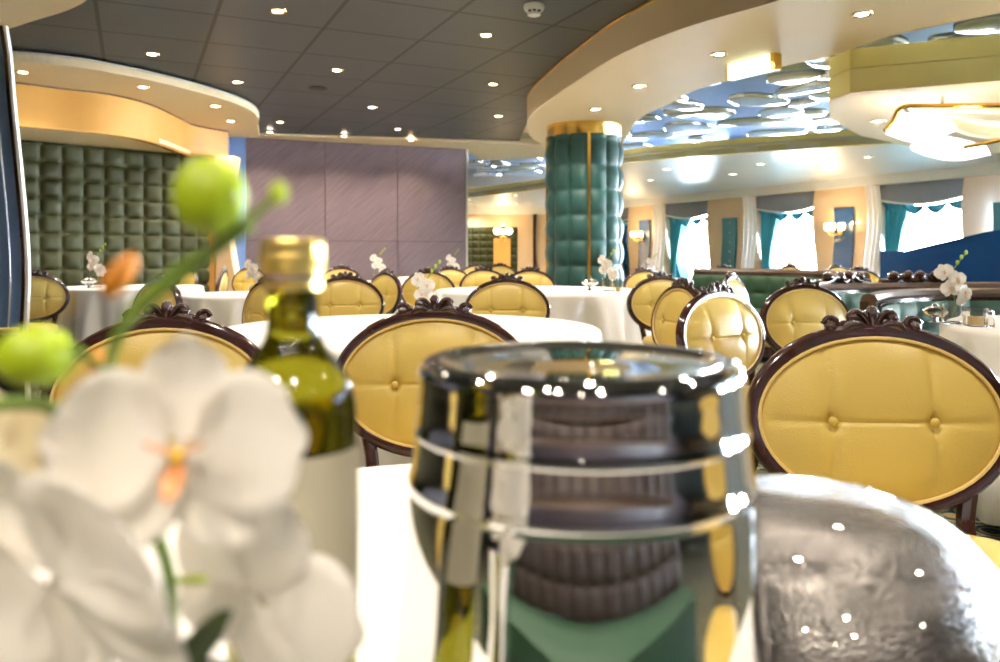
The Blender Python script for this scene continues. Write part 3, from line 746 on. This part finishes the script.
    for s_ in (-1, 1):
        p = [(s_*.20, -.19, .40), (s_*.225, -.215, .32), (s_*.21, -.205, .20), (s_*.195, -.19, .08), (s_*.21, -.21, .012)]
        MB().tube(sm(p, 4), [.030-.018*(i/16)**.6+(.008 if i > 14 else 0) for i in range(17)], 8).obj('leg', 'wood', r)
        p = [(s_*.19, .19, .40), (s_*.19, .20, .28), (s_*.195, .25, .12), (s_*.20, .31, .012)]
        MB().tube(sm(p, 4), [.026-.010*i/12 for i in range(13)], 8).obj('leg', 'wood', r)
        p = [(s_*.165, .20, .40), back_pt(s_*.165, .004, .49), back_pt(s_*.178, .004, ZC-.142)]
        MB().tube(sm(p, 4), .019, 8).obj('stile', 'wood', r)
    return r
chair0 = make_chair(); used = [False]
def place_chair(px, Y, rz, lab, dx=None):
    """px: where the middle of the backrest stands"""
    x = (px-500)/F*Y if dx is None else dx
    c, s_ = math.cos(rz), math.sin(rz); by = BY+.04
    loc = (x+s_*by, Y-c*by, 0)
    if not used[0]:
        used[0] = True; chair0.location = loc; chair0.rotation_euler = (0, 0, rz); chair0['label'] = lab; return chair0
    return dup(chair0, loc, rz, lab)
D = math.radians
place_chair(877, 1.66, D(-4), 'large gold tufted oval-back chair at right behind the silver dome')
place_chair(434, 2.14, D(2), 'gold oval-back chair directly behind the steel bucket and bottle')
place_chair(163, 1.86, D(4), 'gold oval-back chair at left behind the blurred orchids')
place_chair(507, 5.0, D(0), 'gold oval-back chair facing the camera beyond the middle table')
place_chair(345, 5.5, D(6), 'gold oval-back chair just right of the bottle cap')
place_chair(262, 4.7, D(-52), 'gold chair turned right, just left of the bottle cap')
place_chair(384, 7.0, D(-50), 'narrow-looking gold chair turned right, second right of the bottle cap')
place_chair(428, 7.55, D(-12), 'gold chair behind the white orchid in the middle')
place_chair(341, 10.0, D(5), 'small far gold chair by the plum wall, above the bottle cap')
place_chair(450, 9.5, D(15), 'small far gold chair near the right end of the plum wall')
place_chair(484, 8.75, D(8), 'gold chair partly hidden behind the chair beyond the middle table')
place_chair(530, 8.4, D(-6), 'gold chair in front of the tufted teal column, left side')
place_chair(33, 6.5, D(14), 'gold chair at far left beside the blue pillar')
place_chair(188, 9.3, D(-48), 'small gold chair turned right, below the green tufted wall end')
place_chair(157, 4.95, D(-38), 'gold chair behind the crest of the left front chair')
place_chair(222, 8.6, D(-80), 'gold chair seen side-on before the wavy cream pilaster')
place_chair(250, 10.2, D(-20), 'small gold chair at the left end of the plum wall')
place_chair(662, 5.6, D(18), 'gold chair right of the column table, its seat in view')
place_chair(678, 4.1, D(-75), 'narrow-looking gold chair turned left, between the column table and steel bucket rim')
place_chair(722, 3.35, D(36), 'gold chair with pale sunlit side, turned right, left of the large right chair')
place_chair(806, 4.1, D(16), 'gold chair behind the left edge of the large right chair')
place_chair(735, 5.7, D(55), 'gold chair in front of the green booth, turned right')
place_chair(645, 8.2, D(25), 'far gold chair just right of the teal column')
place_chair(725, 10.7, D(10), 'far gold chair below the framed tufted panel')
place_chair(790, 11.5, D(0), 'far pale chair below the third window')
place_chair(838, 11.0, D(15), 'far pale chair below the sconce pilaster')
place_chair(860, 8.6, D(0), 'far gold chair just left of the navy panel')
place_chair(500, 13.0, D(0), 'distant gold chair left of the teal column')
place_chair(476, 12.4, D(20), 'distant gold chair near the plum wall end')
# chairs around the near table, outside the frame (mirrored in the steel)
place_chair(0, .45, D(70), 'gold chair at the left of the near table, outside the frame', dx=-1.32)
place_chair(0, .35, D(-75), 'gold chair at the right of the near table, outside the frame', dx=1.36)
0 and place_chair(0, -1.0, D(200), 'gold chair at the near side of the table, outside the frame', dx=.75)

# ================================================================== TABLES
def table(x, y, R, lab, top=.755):
    t = thing('round_table', 'round dining table hidden under '+lab, 'table', (x, y, 0))
    MB().lathe([(R-.02, top-.03), (R-.02, top)], n=48).obj('tabletop', 'wood', t)
    MB().lathe([(.28, 0.001), (.26, .04), (.06, .08), (.05, top-.03)], n=24).obj('pedestal', 'wood', t)
    m = MB(); n = 168; vs = [(0, 0, top+.005)]; fs = []; ph = rnd.uniform(0, 6)
    rings = [(.5, 0), (.9, 0), (.985, 0), (1.0, .006), (1.006, .02), (1.01, .08), (1.015, .2), (1.02, .35), (1.03, .5), (1.04, .69)]
    for f_, dz in rings:
        for i in range(n):
            a = 2*PI*i/n; amp = min(1, max(0, dz-.02)/.4)*.075
            w_ = math.sin(a*13+ph+.5*math.sin(a*3))+.4*math.sin(a*29+ph)
            r_ = R*f_+amp*w_*.8+amp*.3; vs.append((r_*math.cos(a), r_*math.sin(a), top+.005-dz))
    for i in range(n): fs.append((0, 1+i, 1+(i+1) % n))
    for k in range(len(rings)-1):
        for i in range(n):
            a = 1+k*n; j = (i+1) % n; fs.append((a+i, a+n+i, a+n+j, a+j))
    o = m.add(vs, fs).obj('tablecloth', 'cloth', loc=(x, y, 0), ang=80)
    tag(o, lab, 'tablecloth')
    md = o.modifiers.new('thick', 'SOLIDIFY'); md.thickness = .002; md.offset = 1
    return o
table(-.02, .64, .46, 'white tablecloth under the bottle, steel bucket and silver dome')
table(-.36, 3.15, .76, 'white tablecloth on the middle table behind the front chairs')
table(.33, 6.65, .88, 'white tablecloth with falling folds in front of the teal column')
table(-3.46, 7.3, .64, 'white tablecloth with folds below the green tufted wall')
table(-1.85, 5.95, .55, 'white tablecloth seen between left front chair and bottle')
table(2.58, 3.1, .72, 'white tablecloth at right edge, above the large right chair')
table(-1.55, 8.5, .7, 'far white tablecloth in front of the plum wall')
table(4.4, 12.3, .62, 'far white tablecloth below the windows')
table(2.15, 9.6, .5, 'white tablecloth behind the chairs right of the column')

# ================================================================== ORCHIDS
def petal_mesh(m, O, X, Yv, Zv, ln, wd, cup=.25, curl=.2, tip=.5):
    """petal growing from O along X; width along Yv; normal Zv"""
    base = len(m.v); nu, nv = 10, 8; vs = []; fs = []
    for i in range(nu+1):
        u = i/nu; w_ = wd*max(.10, math.sqrt(max(0, 1-((u-.56)/.45)**2)))
        for j in range(nv+1):
            v = j/nv*2-1
            p = O+X*(ln*u*(1-.05*v*v))+Yv*(w_*v*.5)+Zv*(curl*ln*u*u-cup*wd*.5*(1-v*v)*math.sin(PI*u)+.02*ln*math.sin(v*7+u*5)*u)
            vs.append(p)
    for i in range(nu):
        for j in range(nv): a = i*(nv+1)+j; fs.append((a, a+1, a+nv+2, a+nv+1))
    m.add(vs, fs)
def flower(parent, c, face, roll, R, mname='petal', nm='flower', solid=.0012, lip=True):
    """five petals + lip; face: direction the flower looks"""
    f = Vector(face).normalized(); up = Vector((0, 0, 1)); X = up.cross(f).normalized(); Z = f.cross(X).normalized()
    def dirn(a): return X*math.cos(a)+Z*math.sin(a)
    m = MB(); c = Vector(c)
    for a, ln, wd in ((0.15, 1.0, 1.2), (PI-.15, 1.0, 1.2)):           # broad lateral petals
        a += roll; d_ = dirn(a); w_ = dirn(a+PI/2); petal_mesh(m, c+f*R*.04, d_, w_, f, R*ln, R*wd, .22, .10)
    for a, ln, wd in ((PI/2, .95, .72), (-PI/2-.65, .95, .66), (-PI/2+.65, .95, .66)):   # sepals
        a += roll; d_ = dirn(a); w_ = dirn(a+PI/2); petal_mesh(m, c-f*R*.03, d_, w_, f, R*ln, R*wd, .22, .05)
    fo = m.obj(nm, mname, parent, ang=80); md = fo.modifiers.new('s', 'SOLIDIFY'); md.thickness = solid
    if not lip: return fo
    l = MB()
    for s_ in (-1, 1):
        petal_mesh(l, c+f*R*.10, (dirn(PI*.5-s_*1.0+roll)+f*.8).normalized(), dirn(roll+s_*.5), f, R*.28, R*.20, .4, .3)
    petal_mesh(l, c+f*R*.10, (dirn(-PI/2+roll)+f*.9).normalized(), dirn(roll), f, R*.36, R*.16, .4, .5)
    lo_ = l.obj('lip', 'lip', fo, ang=80); md = lo_.modifiers.new('s', 'SOLIDIFY'); md.thickness = solid
    y = MB().ball(c+f*R*.17, (R*.07,)*3, 10, 7).obj('column_cap', 'lipy', fo)
    return fo
def orchid_small():
    r = thing('orchid_vase', 'x', 'flower vase', group='orchid centrepieces')
    MB().lathe([(.030, 0), (.034, .004), (.034, .075), (.031, .075), (.031, .008), (.001, .008)], n=24).obj('vase', 'glass', r)
    MB().tube(sm([(0, 0, .02), (.01, 0, .09), (-.015, .0, .16), (.02, .0, .22), (.05, 0, .26)], 5), .0022, 6).obj('stem', 'stem', r)
    for c, f_, rl in (((-.02, -.02, .13), (-.3, -1, .1), .2), ((.03, -.025, .115), (.4, -1, 0), -.3), ((.0, -.03, .165), (.0, -1, .2), .1), ((-.035, -.01, .19), (-.6, -1, .1), .5), ((.035, -.01, .095), (.2, -1, -.3), .9)):
        flower(r, c, f_, rl, .034)
    for p in ((.02, 0, .225), (.035, 0, .245), (.052, 0, .262)): MB().ball(p, (.006, .006, .009), 8, 6).obj('bud', 'bud', r)
    return r
oc0 = orchid_small()
spots = [((952-500)/F*3.3, 3.3, .76, 'white orchid centrepiece on the table at the right edge'),
 ((427-500)/F*3.2, 3.2, .76, 'white orchid centrepiece on the middle table, above the chair crest'),
 ((608-500)/F*6.4, 6.4, .76, 'white orchid centrepiece on the table before the teal column'),
 ((97-500)/F*7.1, 7.1, .76, 'white orchid centrepiece on the table below the green tufted wall'),
 ((255-500)/F*5.5, 5.5, .76, 'orchid centrepiece behind the bottle cap'),
 ((378-500)/F*8.7, 8.7, .76, 'white orchid on the far table by the plum wall'),
 ((453-500)/F*9.8, 9.8, .76, 'far white orchid near the right end of the plum wall'),
 ((652-500)/F*9.5, 9.5, .76, 'far white orchid just right of the teal column'),
 ((790-500)/F*12.1, 12.1, .76, 'far white orchid below the windows at right')]
for i, (x, y, z, lab) in enumerate(spots):
    sc = (1.15, 1.0, 1.35, 1.5, 1.2, 1.4, 1.4, 1.2, 1.4)[i]
    if i == 0: oc0.location = (x, y, z+.004); oc0.scale = (sc,)*3; oc0['label'] = lab
    else: dup(oc0, (x, y, z+.004), rnd.uniform(-.4, .4), lab, scale=sc)
# tables for the two far orchids that need one
table((453-500)/F*9.8+.1, 10.6, .9, 'far white tablecloth near the right end of the plum wall')

# small table ware
def votive(x, y, z, lab):
    t = thing('candle_holder', lab, 'candle holder', (x, y, z))
    MB().box((-.034, -.034, 0), (.034, .034, .075)).obj('glass', 'glass', t)
    MB().lathe([(.022, .006), (.022, .04)], n=16).obj('candle', 'candle', t)
votive((976-500)/F*3.2, 3.2, .762, 'square glass candle holder with amber candle beside the right orchid')
votive((618-500)/F*6.2, 6.2, .762, 'small square glass holder on the table before the column')
def shaker(x, y, z, lab, k=1):
    t = thing('salt_shaker', lab, 'salt shaker', (x, y, z)); t.scale = (k,)*3
    MB().lathe([(.016, 0), (.018, .01), (.014, .05)], n=16).obj('body', 'glass', t)
    MB().lathe([(.0145, .05), (.0145, .062), (.006, .072)], n=16).obj('cap', 'chrome', t)
shaker((990-500)/F*3.15, 3.15, .762, 'small glass salt shaker right of the candle holder at right edge')
def cups(x, y, z, lab, k=1.0):
    t = thing('silver_dish', lab, 'silver dish', (x, y, z)); t.scale = (k,)*3
    MB().lathe([(.03, 0), (.012, .006), (.010, .02), (.03, .03), (.052, .045), (.055, .055), (.05, .055), (.03, .036), (.001, .03)], n=24).obj('bowl', 'chrome', t)
    MB().lathe([(.05, .058), (.04, .07), (.015, .078), (.008, .09), (.001, .092)], n=24).obj('lid', 'chrome', t)
cups((935-500)/F*3.4, 3.4, .762, 'lidded silver dish left of the orchid at the right edge', .9)
cups((590-500)/F*6.5, 6.5, .762, 'lidded silver dish on the table before the teal column', 1.3)
cups((398-500)/F*3.0, 3.0, .762, 'lidded silver dish on the middle table left of the orchid', .8)
cups((89-500)/F*7.0, 7.0, .762, 'lidded silver dish left of the orchid by the green wall', 1.2)

# ================================================================== BOOTHS, NAVY PANEL
def banquette(name, path, lab, hgt, side=1, ornament=(), rail='railwood', bm_='booth', base='wood'):
    P = sm([Vector((x, y)) for x, y in path], 8); n = len(P)
    t = thing(name, lab, 'booth', (P[0].x, P[0].y, 0)); O = Vector((P[0].x, P[0].y))
    def off(i, d_):
        tt = (P[min(i+1, n-1)]-P[max(i-1, 0)]).normalized(); return P[i]-O+Vector((-tt.y, tt.x))*d_*side
    L_ = sum((P[i+1]-P[i]).length for i in range(n-1)); cum = [0]
    for i in range(n-1): cum.append(cum[-1]+(P[i+1]-P[i]).length)
    def polyband(d0, d1, z0, z1, nm, mt):
        m = MB(); vs = []
        for i in range(n):
            for d_, z in ((d0, z0), (d1, z0), (d1, z1), (d0, z1)): q = off(i, d_); vs.append((q.x, q.y, z))
        fs = [(i*4+k, i*4+(k+1) % 4, (i+1)*4+(k+1) % 4, (i+1)*4+k) for i in range(n-1) for k in range(4)]+[(0, 1, 2, 3), tuple((n-1)*4+k for k in (3, 2, 1, 0))]
        return m.add(vs, fs).obj(nm, mt, t)
    polyband(0, .08, .02, hgt-.03, 'back', 'wood'); polyband(-.45, 0, .08, .42, 'base', base); polyband(-.47, 0, .42, .50, 'seat', 'booth')
    NT = max(2, round(L_/.24)); NU = NT*8
    def g(u, v):
        s_ = u*L_; i = 0
        while i < n-2 and cum[i+1] < s_: i += 1
        f_ = (s_-cum[i])/max(1e-6, cum[i+1]-cum[i]); q = off(i, 0).lerp(off(i+1, 0), min(1, f_)); q2 = off(i, 1).lerp(off(i+1, 1), min(1, f_)); dr = (q2-q).normalized()
        b = .03+.035*tuft(u*NT, v*2.0, .4); return (q.x-dr.x*b, q.y-dr.y*b, .48+v*(hgt-.54))
    MB().grid(g, NU, 16).obj('backrest', bm_, t, ang=80)
    pr = [off(i, .035) for i in range(n)]
    MB().tube([(q.x, q.y, hgt-.02) for q in pr], .045, 8, flat=.8).obj('top_rail', rail, t)
    for f_ in ornament:
        i = min(n-1, int(f_*(n-1))); q = pr[i]; tt = (P[min(i+1, n-1)]-P[max(i-1, 0)]).normalized()
        m = MB()
        for s_ in (-1, 1):
            c = Vector((q.x, q.y, hgt+.06))+Vector((tt.x, tt.y, 0))*s_*.17; m.ball(c, .04, 12, 8)
            c2 = Vector((q.x, q.y, hgt+.055))+Vector((tt.x, tt.y, 0))*s_*.05; m.ball(c2, (.045, .03, .05), 12, 8)
            m.tube(sm([Vector((q.x, q.y, hgt+.02)), Vector((q.x, q.y, hgt+.06))+Vector((tt.x, tt.y, 0))*s_*.09, Vector((q.x, q.y, hgt+.025))+Vector((tt.x, tt.y, 0))*s_*.17, Vector((q.x, q.y, hgt+.02))+Vector((tt.x, tt.y, 0))*s_*.28], 5), .024, 8)
        m.obj('crest', 'wood', t, ang=70)
    return t
banquette('booth_bench', [(2.2, 8.9), (2.8, 8.2), (3.1, 7.2), (3.0, 6.5)], 'curved green velvet booth with dark rail right of the column chairs', .90, side=1)
banquette('booth_bench', [(2.3, 5.6), (2.8, 5.85), (3.6, 5.95), (4.6, 5.8)], 'green booth with carved crest below the navy panel', .835, side=1, ornament=(.22, .5))
banquette('booth_bench', [(2.0, 4.15), (2.3, 4.55), (2.8, 4.82), (3.6, 4.85)], 'green booth with brown rail behind the right edge table', .835, side=1)
banquette('booth_bench', [(1.6, -.75), (.6, -.98), (-.6, -.98), (-1.6, -.8)], 'green velvet booth behind the camera, mirrored in the steel', .90, side=1, bm_='brownleather', base='booth')
YN = 7.2
nv = thing('grand_piano', 'glossy navy panel with a sloping top edge in front of the windows', 'piano', (at(880, 0, YN).x, YN, 0))
pp = [at(880, 251, YN), at(905, 251, YN), at(930, 245, YN), at(960, 238, YN), at(985, 232, YN), at(1000, 230, YN), at(1060, 224, YN)]
nn = Vector(nv.location)
low_ = [Vector((pp[-1].x, YN, .62)), Vector((pp[0].x, YN, .62))]
MB().slab([p-nn for p in pp+low_], (.05, .06, 0)).obj('lid', 'navy', nv)
MB().box((0.02, .02, .52), (1.75, .9, .78)).obj('case', 'navy', nv)
for x_, y_ in ((.15, .12), (1.6, .12), (.9, .8)): MB().lathe([(.05, 0), (.035, .1), (.06, .52)], c=(x_, y_, 0), n=16).obj('leg', 'navy', nv)

# ================================================================== FOREGROUND TABLE OBJECTS
TZ = .762
# olive oil bottle
bx, by_ = (293-500)/F*.365, .365
bo = thing('oil_bottle', 'green glass oil bottle with gold cap and cream label', 'bottle', (bx, by_, TZ+.002))
BR = .0295
body = [(.001, .002), (BR-.004, 0), (BR-.001, .003), (BR, .008), (BR, .210), (BR-.0004, .2165), (BR-.0016, .2225), (BR-.0042, .229), (BR-.0085, .2355), (.0168, .241), (.0136, .246), (.0121, .2505), (.0116, .256), (.0115, .268), (.0118, .2695), (.0118, .2755)]
MB().lathe(body, n=64).obj('glass_body', 'oil', bo, ang=60)
MB().lathe([(.0120, .2700), (.0142, .2703), (.0142, .2750), (.0120, .2754)], n=48).obj('cap_ring', 'capg', bo)
cap = [(.0120, .2768), (.0146, .2772), (.0150, .284), (.0152, .2845), (.0152, .2865), (.0148, .287), (.0150, .288), (.0150, .2925), (.0142, .294), (.001, .294)]
MB().lathe(cap, n=48).obj('cap', 'capg', bo)
def lb(u, v): a = -PI*.98+u*PI*1.15; return ((BR+.0006)*math.cos(a), (BR+.0006)*math.sin(a), .115+v*.083)
MB().grid(lb, 40, 2).obj('label', 'label', bo)
# steel bucket, upturned
bk = thing('steel_bucket', 'polished steel wine bucket standing upside down with two engraved bands', 'wine bucket', (.0455, .45, TZ+.001))
def br(z): return lerp(.112, .0915, min(1, z/.222))
prof = [(.001, 0), (.110, 0), (.116, .002), (.118, .006), (.116, .010), (.112, .012)]
z = .02
rings_ = [.162, .190]
while z < .214:
    for rz_ in rings_:
        if prof[-1][1] < rz_-.0015 <= z:
            prof += [(br(rz_), rz_-.0022), (br(rz_)+.0007, rz_-.001), (br(rz_)+.0007, rz_+.001), (br(rz_), rz_+.0022)]
    if z > prof[-1][1]+.001: prof.append((br(z)+.0007*math.sin(z*60), z))
    z += .008
prof += [(.0922, .2165), (.0925, .2205), (.0915, .2245), (.0890, .2275), (.0850, .2290), (.079, .2285), (.074, .2262), (.068, .2255), (.035, .2275), (.001, .2285)]
MB().lathe(prof, n=128).obj('bucket_body', 'steel', bk, ang=75)
# silver dome
DS = .95
dm = thing('silver_dome', 'large upturned silver bowl with scratched rounded sides', 'silver bowl', (.238, .60, TZ+.001))
prof = [(.001, 0), (.150, 0), (.156, .002), (.156, .006), (.152, .008), (.151, .016), (.148, .032), (.142, .048), (.133, .062), (.120, .076), (.103, .088), (.080, .098), (.055, .104), (.03, .107), (.001, .108)]
prof2 = [tuple(p) for p in sm([Vector(p) for p in prof[4:]], 4)]
MB().lathe([(r*DS, z) for r, z in prof[:4]+prof2], n=96).obj('bowl_body', 'dome', dm, ang=60)

# foreground orchid in a small silver vase
ov = thing('orchid_vase', 'large blurred white orchid spray in the left foreground', 'flower vase', (-.115, .27, TZ+.002))
oV = Vector(ov.location)
def q_(px, py, Y): return at(px, py, Y)-oV
MB().lathe([(.030, 0), (.033, .004), (.026, .03), (.020, .07), (.022, .10), (.030, .128), (.0305, .131), (.028, .131), (.019, .10), (.001, .09)], n=40).obj('vase', 'chrome', ov)
st = sm([(0, 0, .10), q_(172, 600, .262), q_(150, 520, .262), q_(118, 440, .26), q_(108, 375, .25), q_(128, 318, .24), q_(170, 275, .235), q_(215, 245, .23), q_(255, 215, .228), q_(280, 192, .226)], 5)
MB().tube(st, [.0024-.0012*i/len(st) for i in range(len(st))], 8).obj('stem', 'stem', ov)
MB().tube(sm([q_(-30, 412, .25), q_(0, 405, .25), q_(40, 404, .25), q_(62, 418, .25), q_(66, 445, .255)], 5), .0024, 8).obj('stem', 'stem', ov)
MB().tube(sm([q_(128, 318, .24), q_(160, 290, .237), q_(250, 225, .23)], 5), .0022, 8).obj('stem', 'stem', ov)
MB().tube(sm([q_(215, 245, .23), q_(222, 225, .23), q_(215, 205, .23)], 4), .0014, 8).obj('stem', 'stem', ov)
MB().tube(sm([q_(108, 372, .25), q_(75, 350, .24), q_(45, 352, .24)], 4), .0014, 8).obj('stem', 'stem', ov)
MB().ball(q_(210, 196, .228), (.0104, .0095, .0118), 20, 14).obj('bud', 'bud', ov)
MB().ball(q_(36, 356, .24), (.0118, .010, .0095), 20, 14).obj('bud', 'bud', ov)
MB().ball(q_(279, 193, .226), (.0028, .0028, .0034), 12, 8).obj('bud', 'bud', ov)
o = MB().ball(q_(120, 276, .245), (.0040, .0045, .0085), 12, 8, rot=Matrix.Rotation(.6, 3, 'Y')).obj('bud', 'budo', ov)
o = MB().ball(q_(103, 385, .26), (.0035, .004, .012), 12, 8, rot=Matrix.Rotation(-.2, 3, 'Y')).obj('bud', 'budo', ov)
flower(ov, q_(180, 452, .25), (.25, -1, .05), -.05, .040, solid=.0006)
flower(ov, q_(58, 585, .24), (-.3, -.9, -.3), .45, .052, solid=.0006, lip=False)
flower(ov, q_(255, 592, .285), (.35, .85, .15), .5, .044, solid=.0006, lip=False)
flower(ov, q_(-12, 470, .265), (.5, -1, .0), .2, .032, 'petal_y', solid=.0006)
MB().tube([q_(165, 582, .27), q_(205, 579, .262)], .0014, 8).obj('stem', 'bud', ov)
lf = MB(); petal_mesh(lf, q_(150, 690, .25), Vector((.8, 0, .6)).normalized(), Vector((-.3, .9, .3)).normalized(), Vector((0, -.5, .8)), .035, .02)
lf = lf.obj('leaf', 'leaf', ov, ang=80); md = lf.modifiers.new('s', 'SOLIDIFY'); md.thickness = .0008
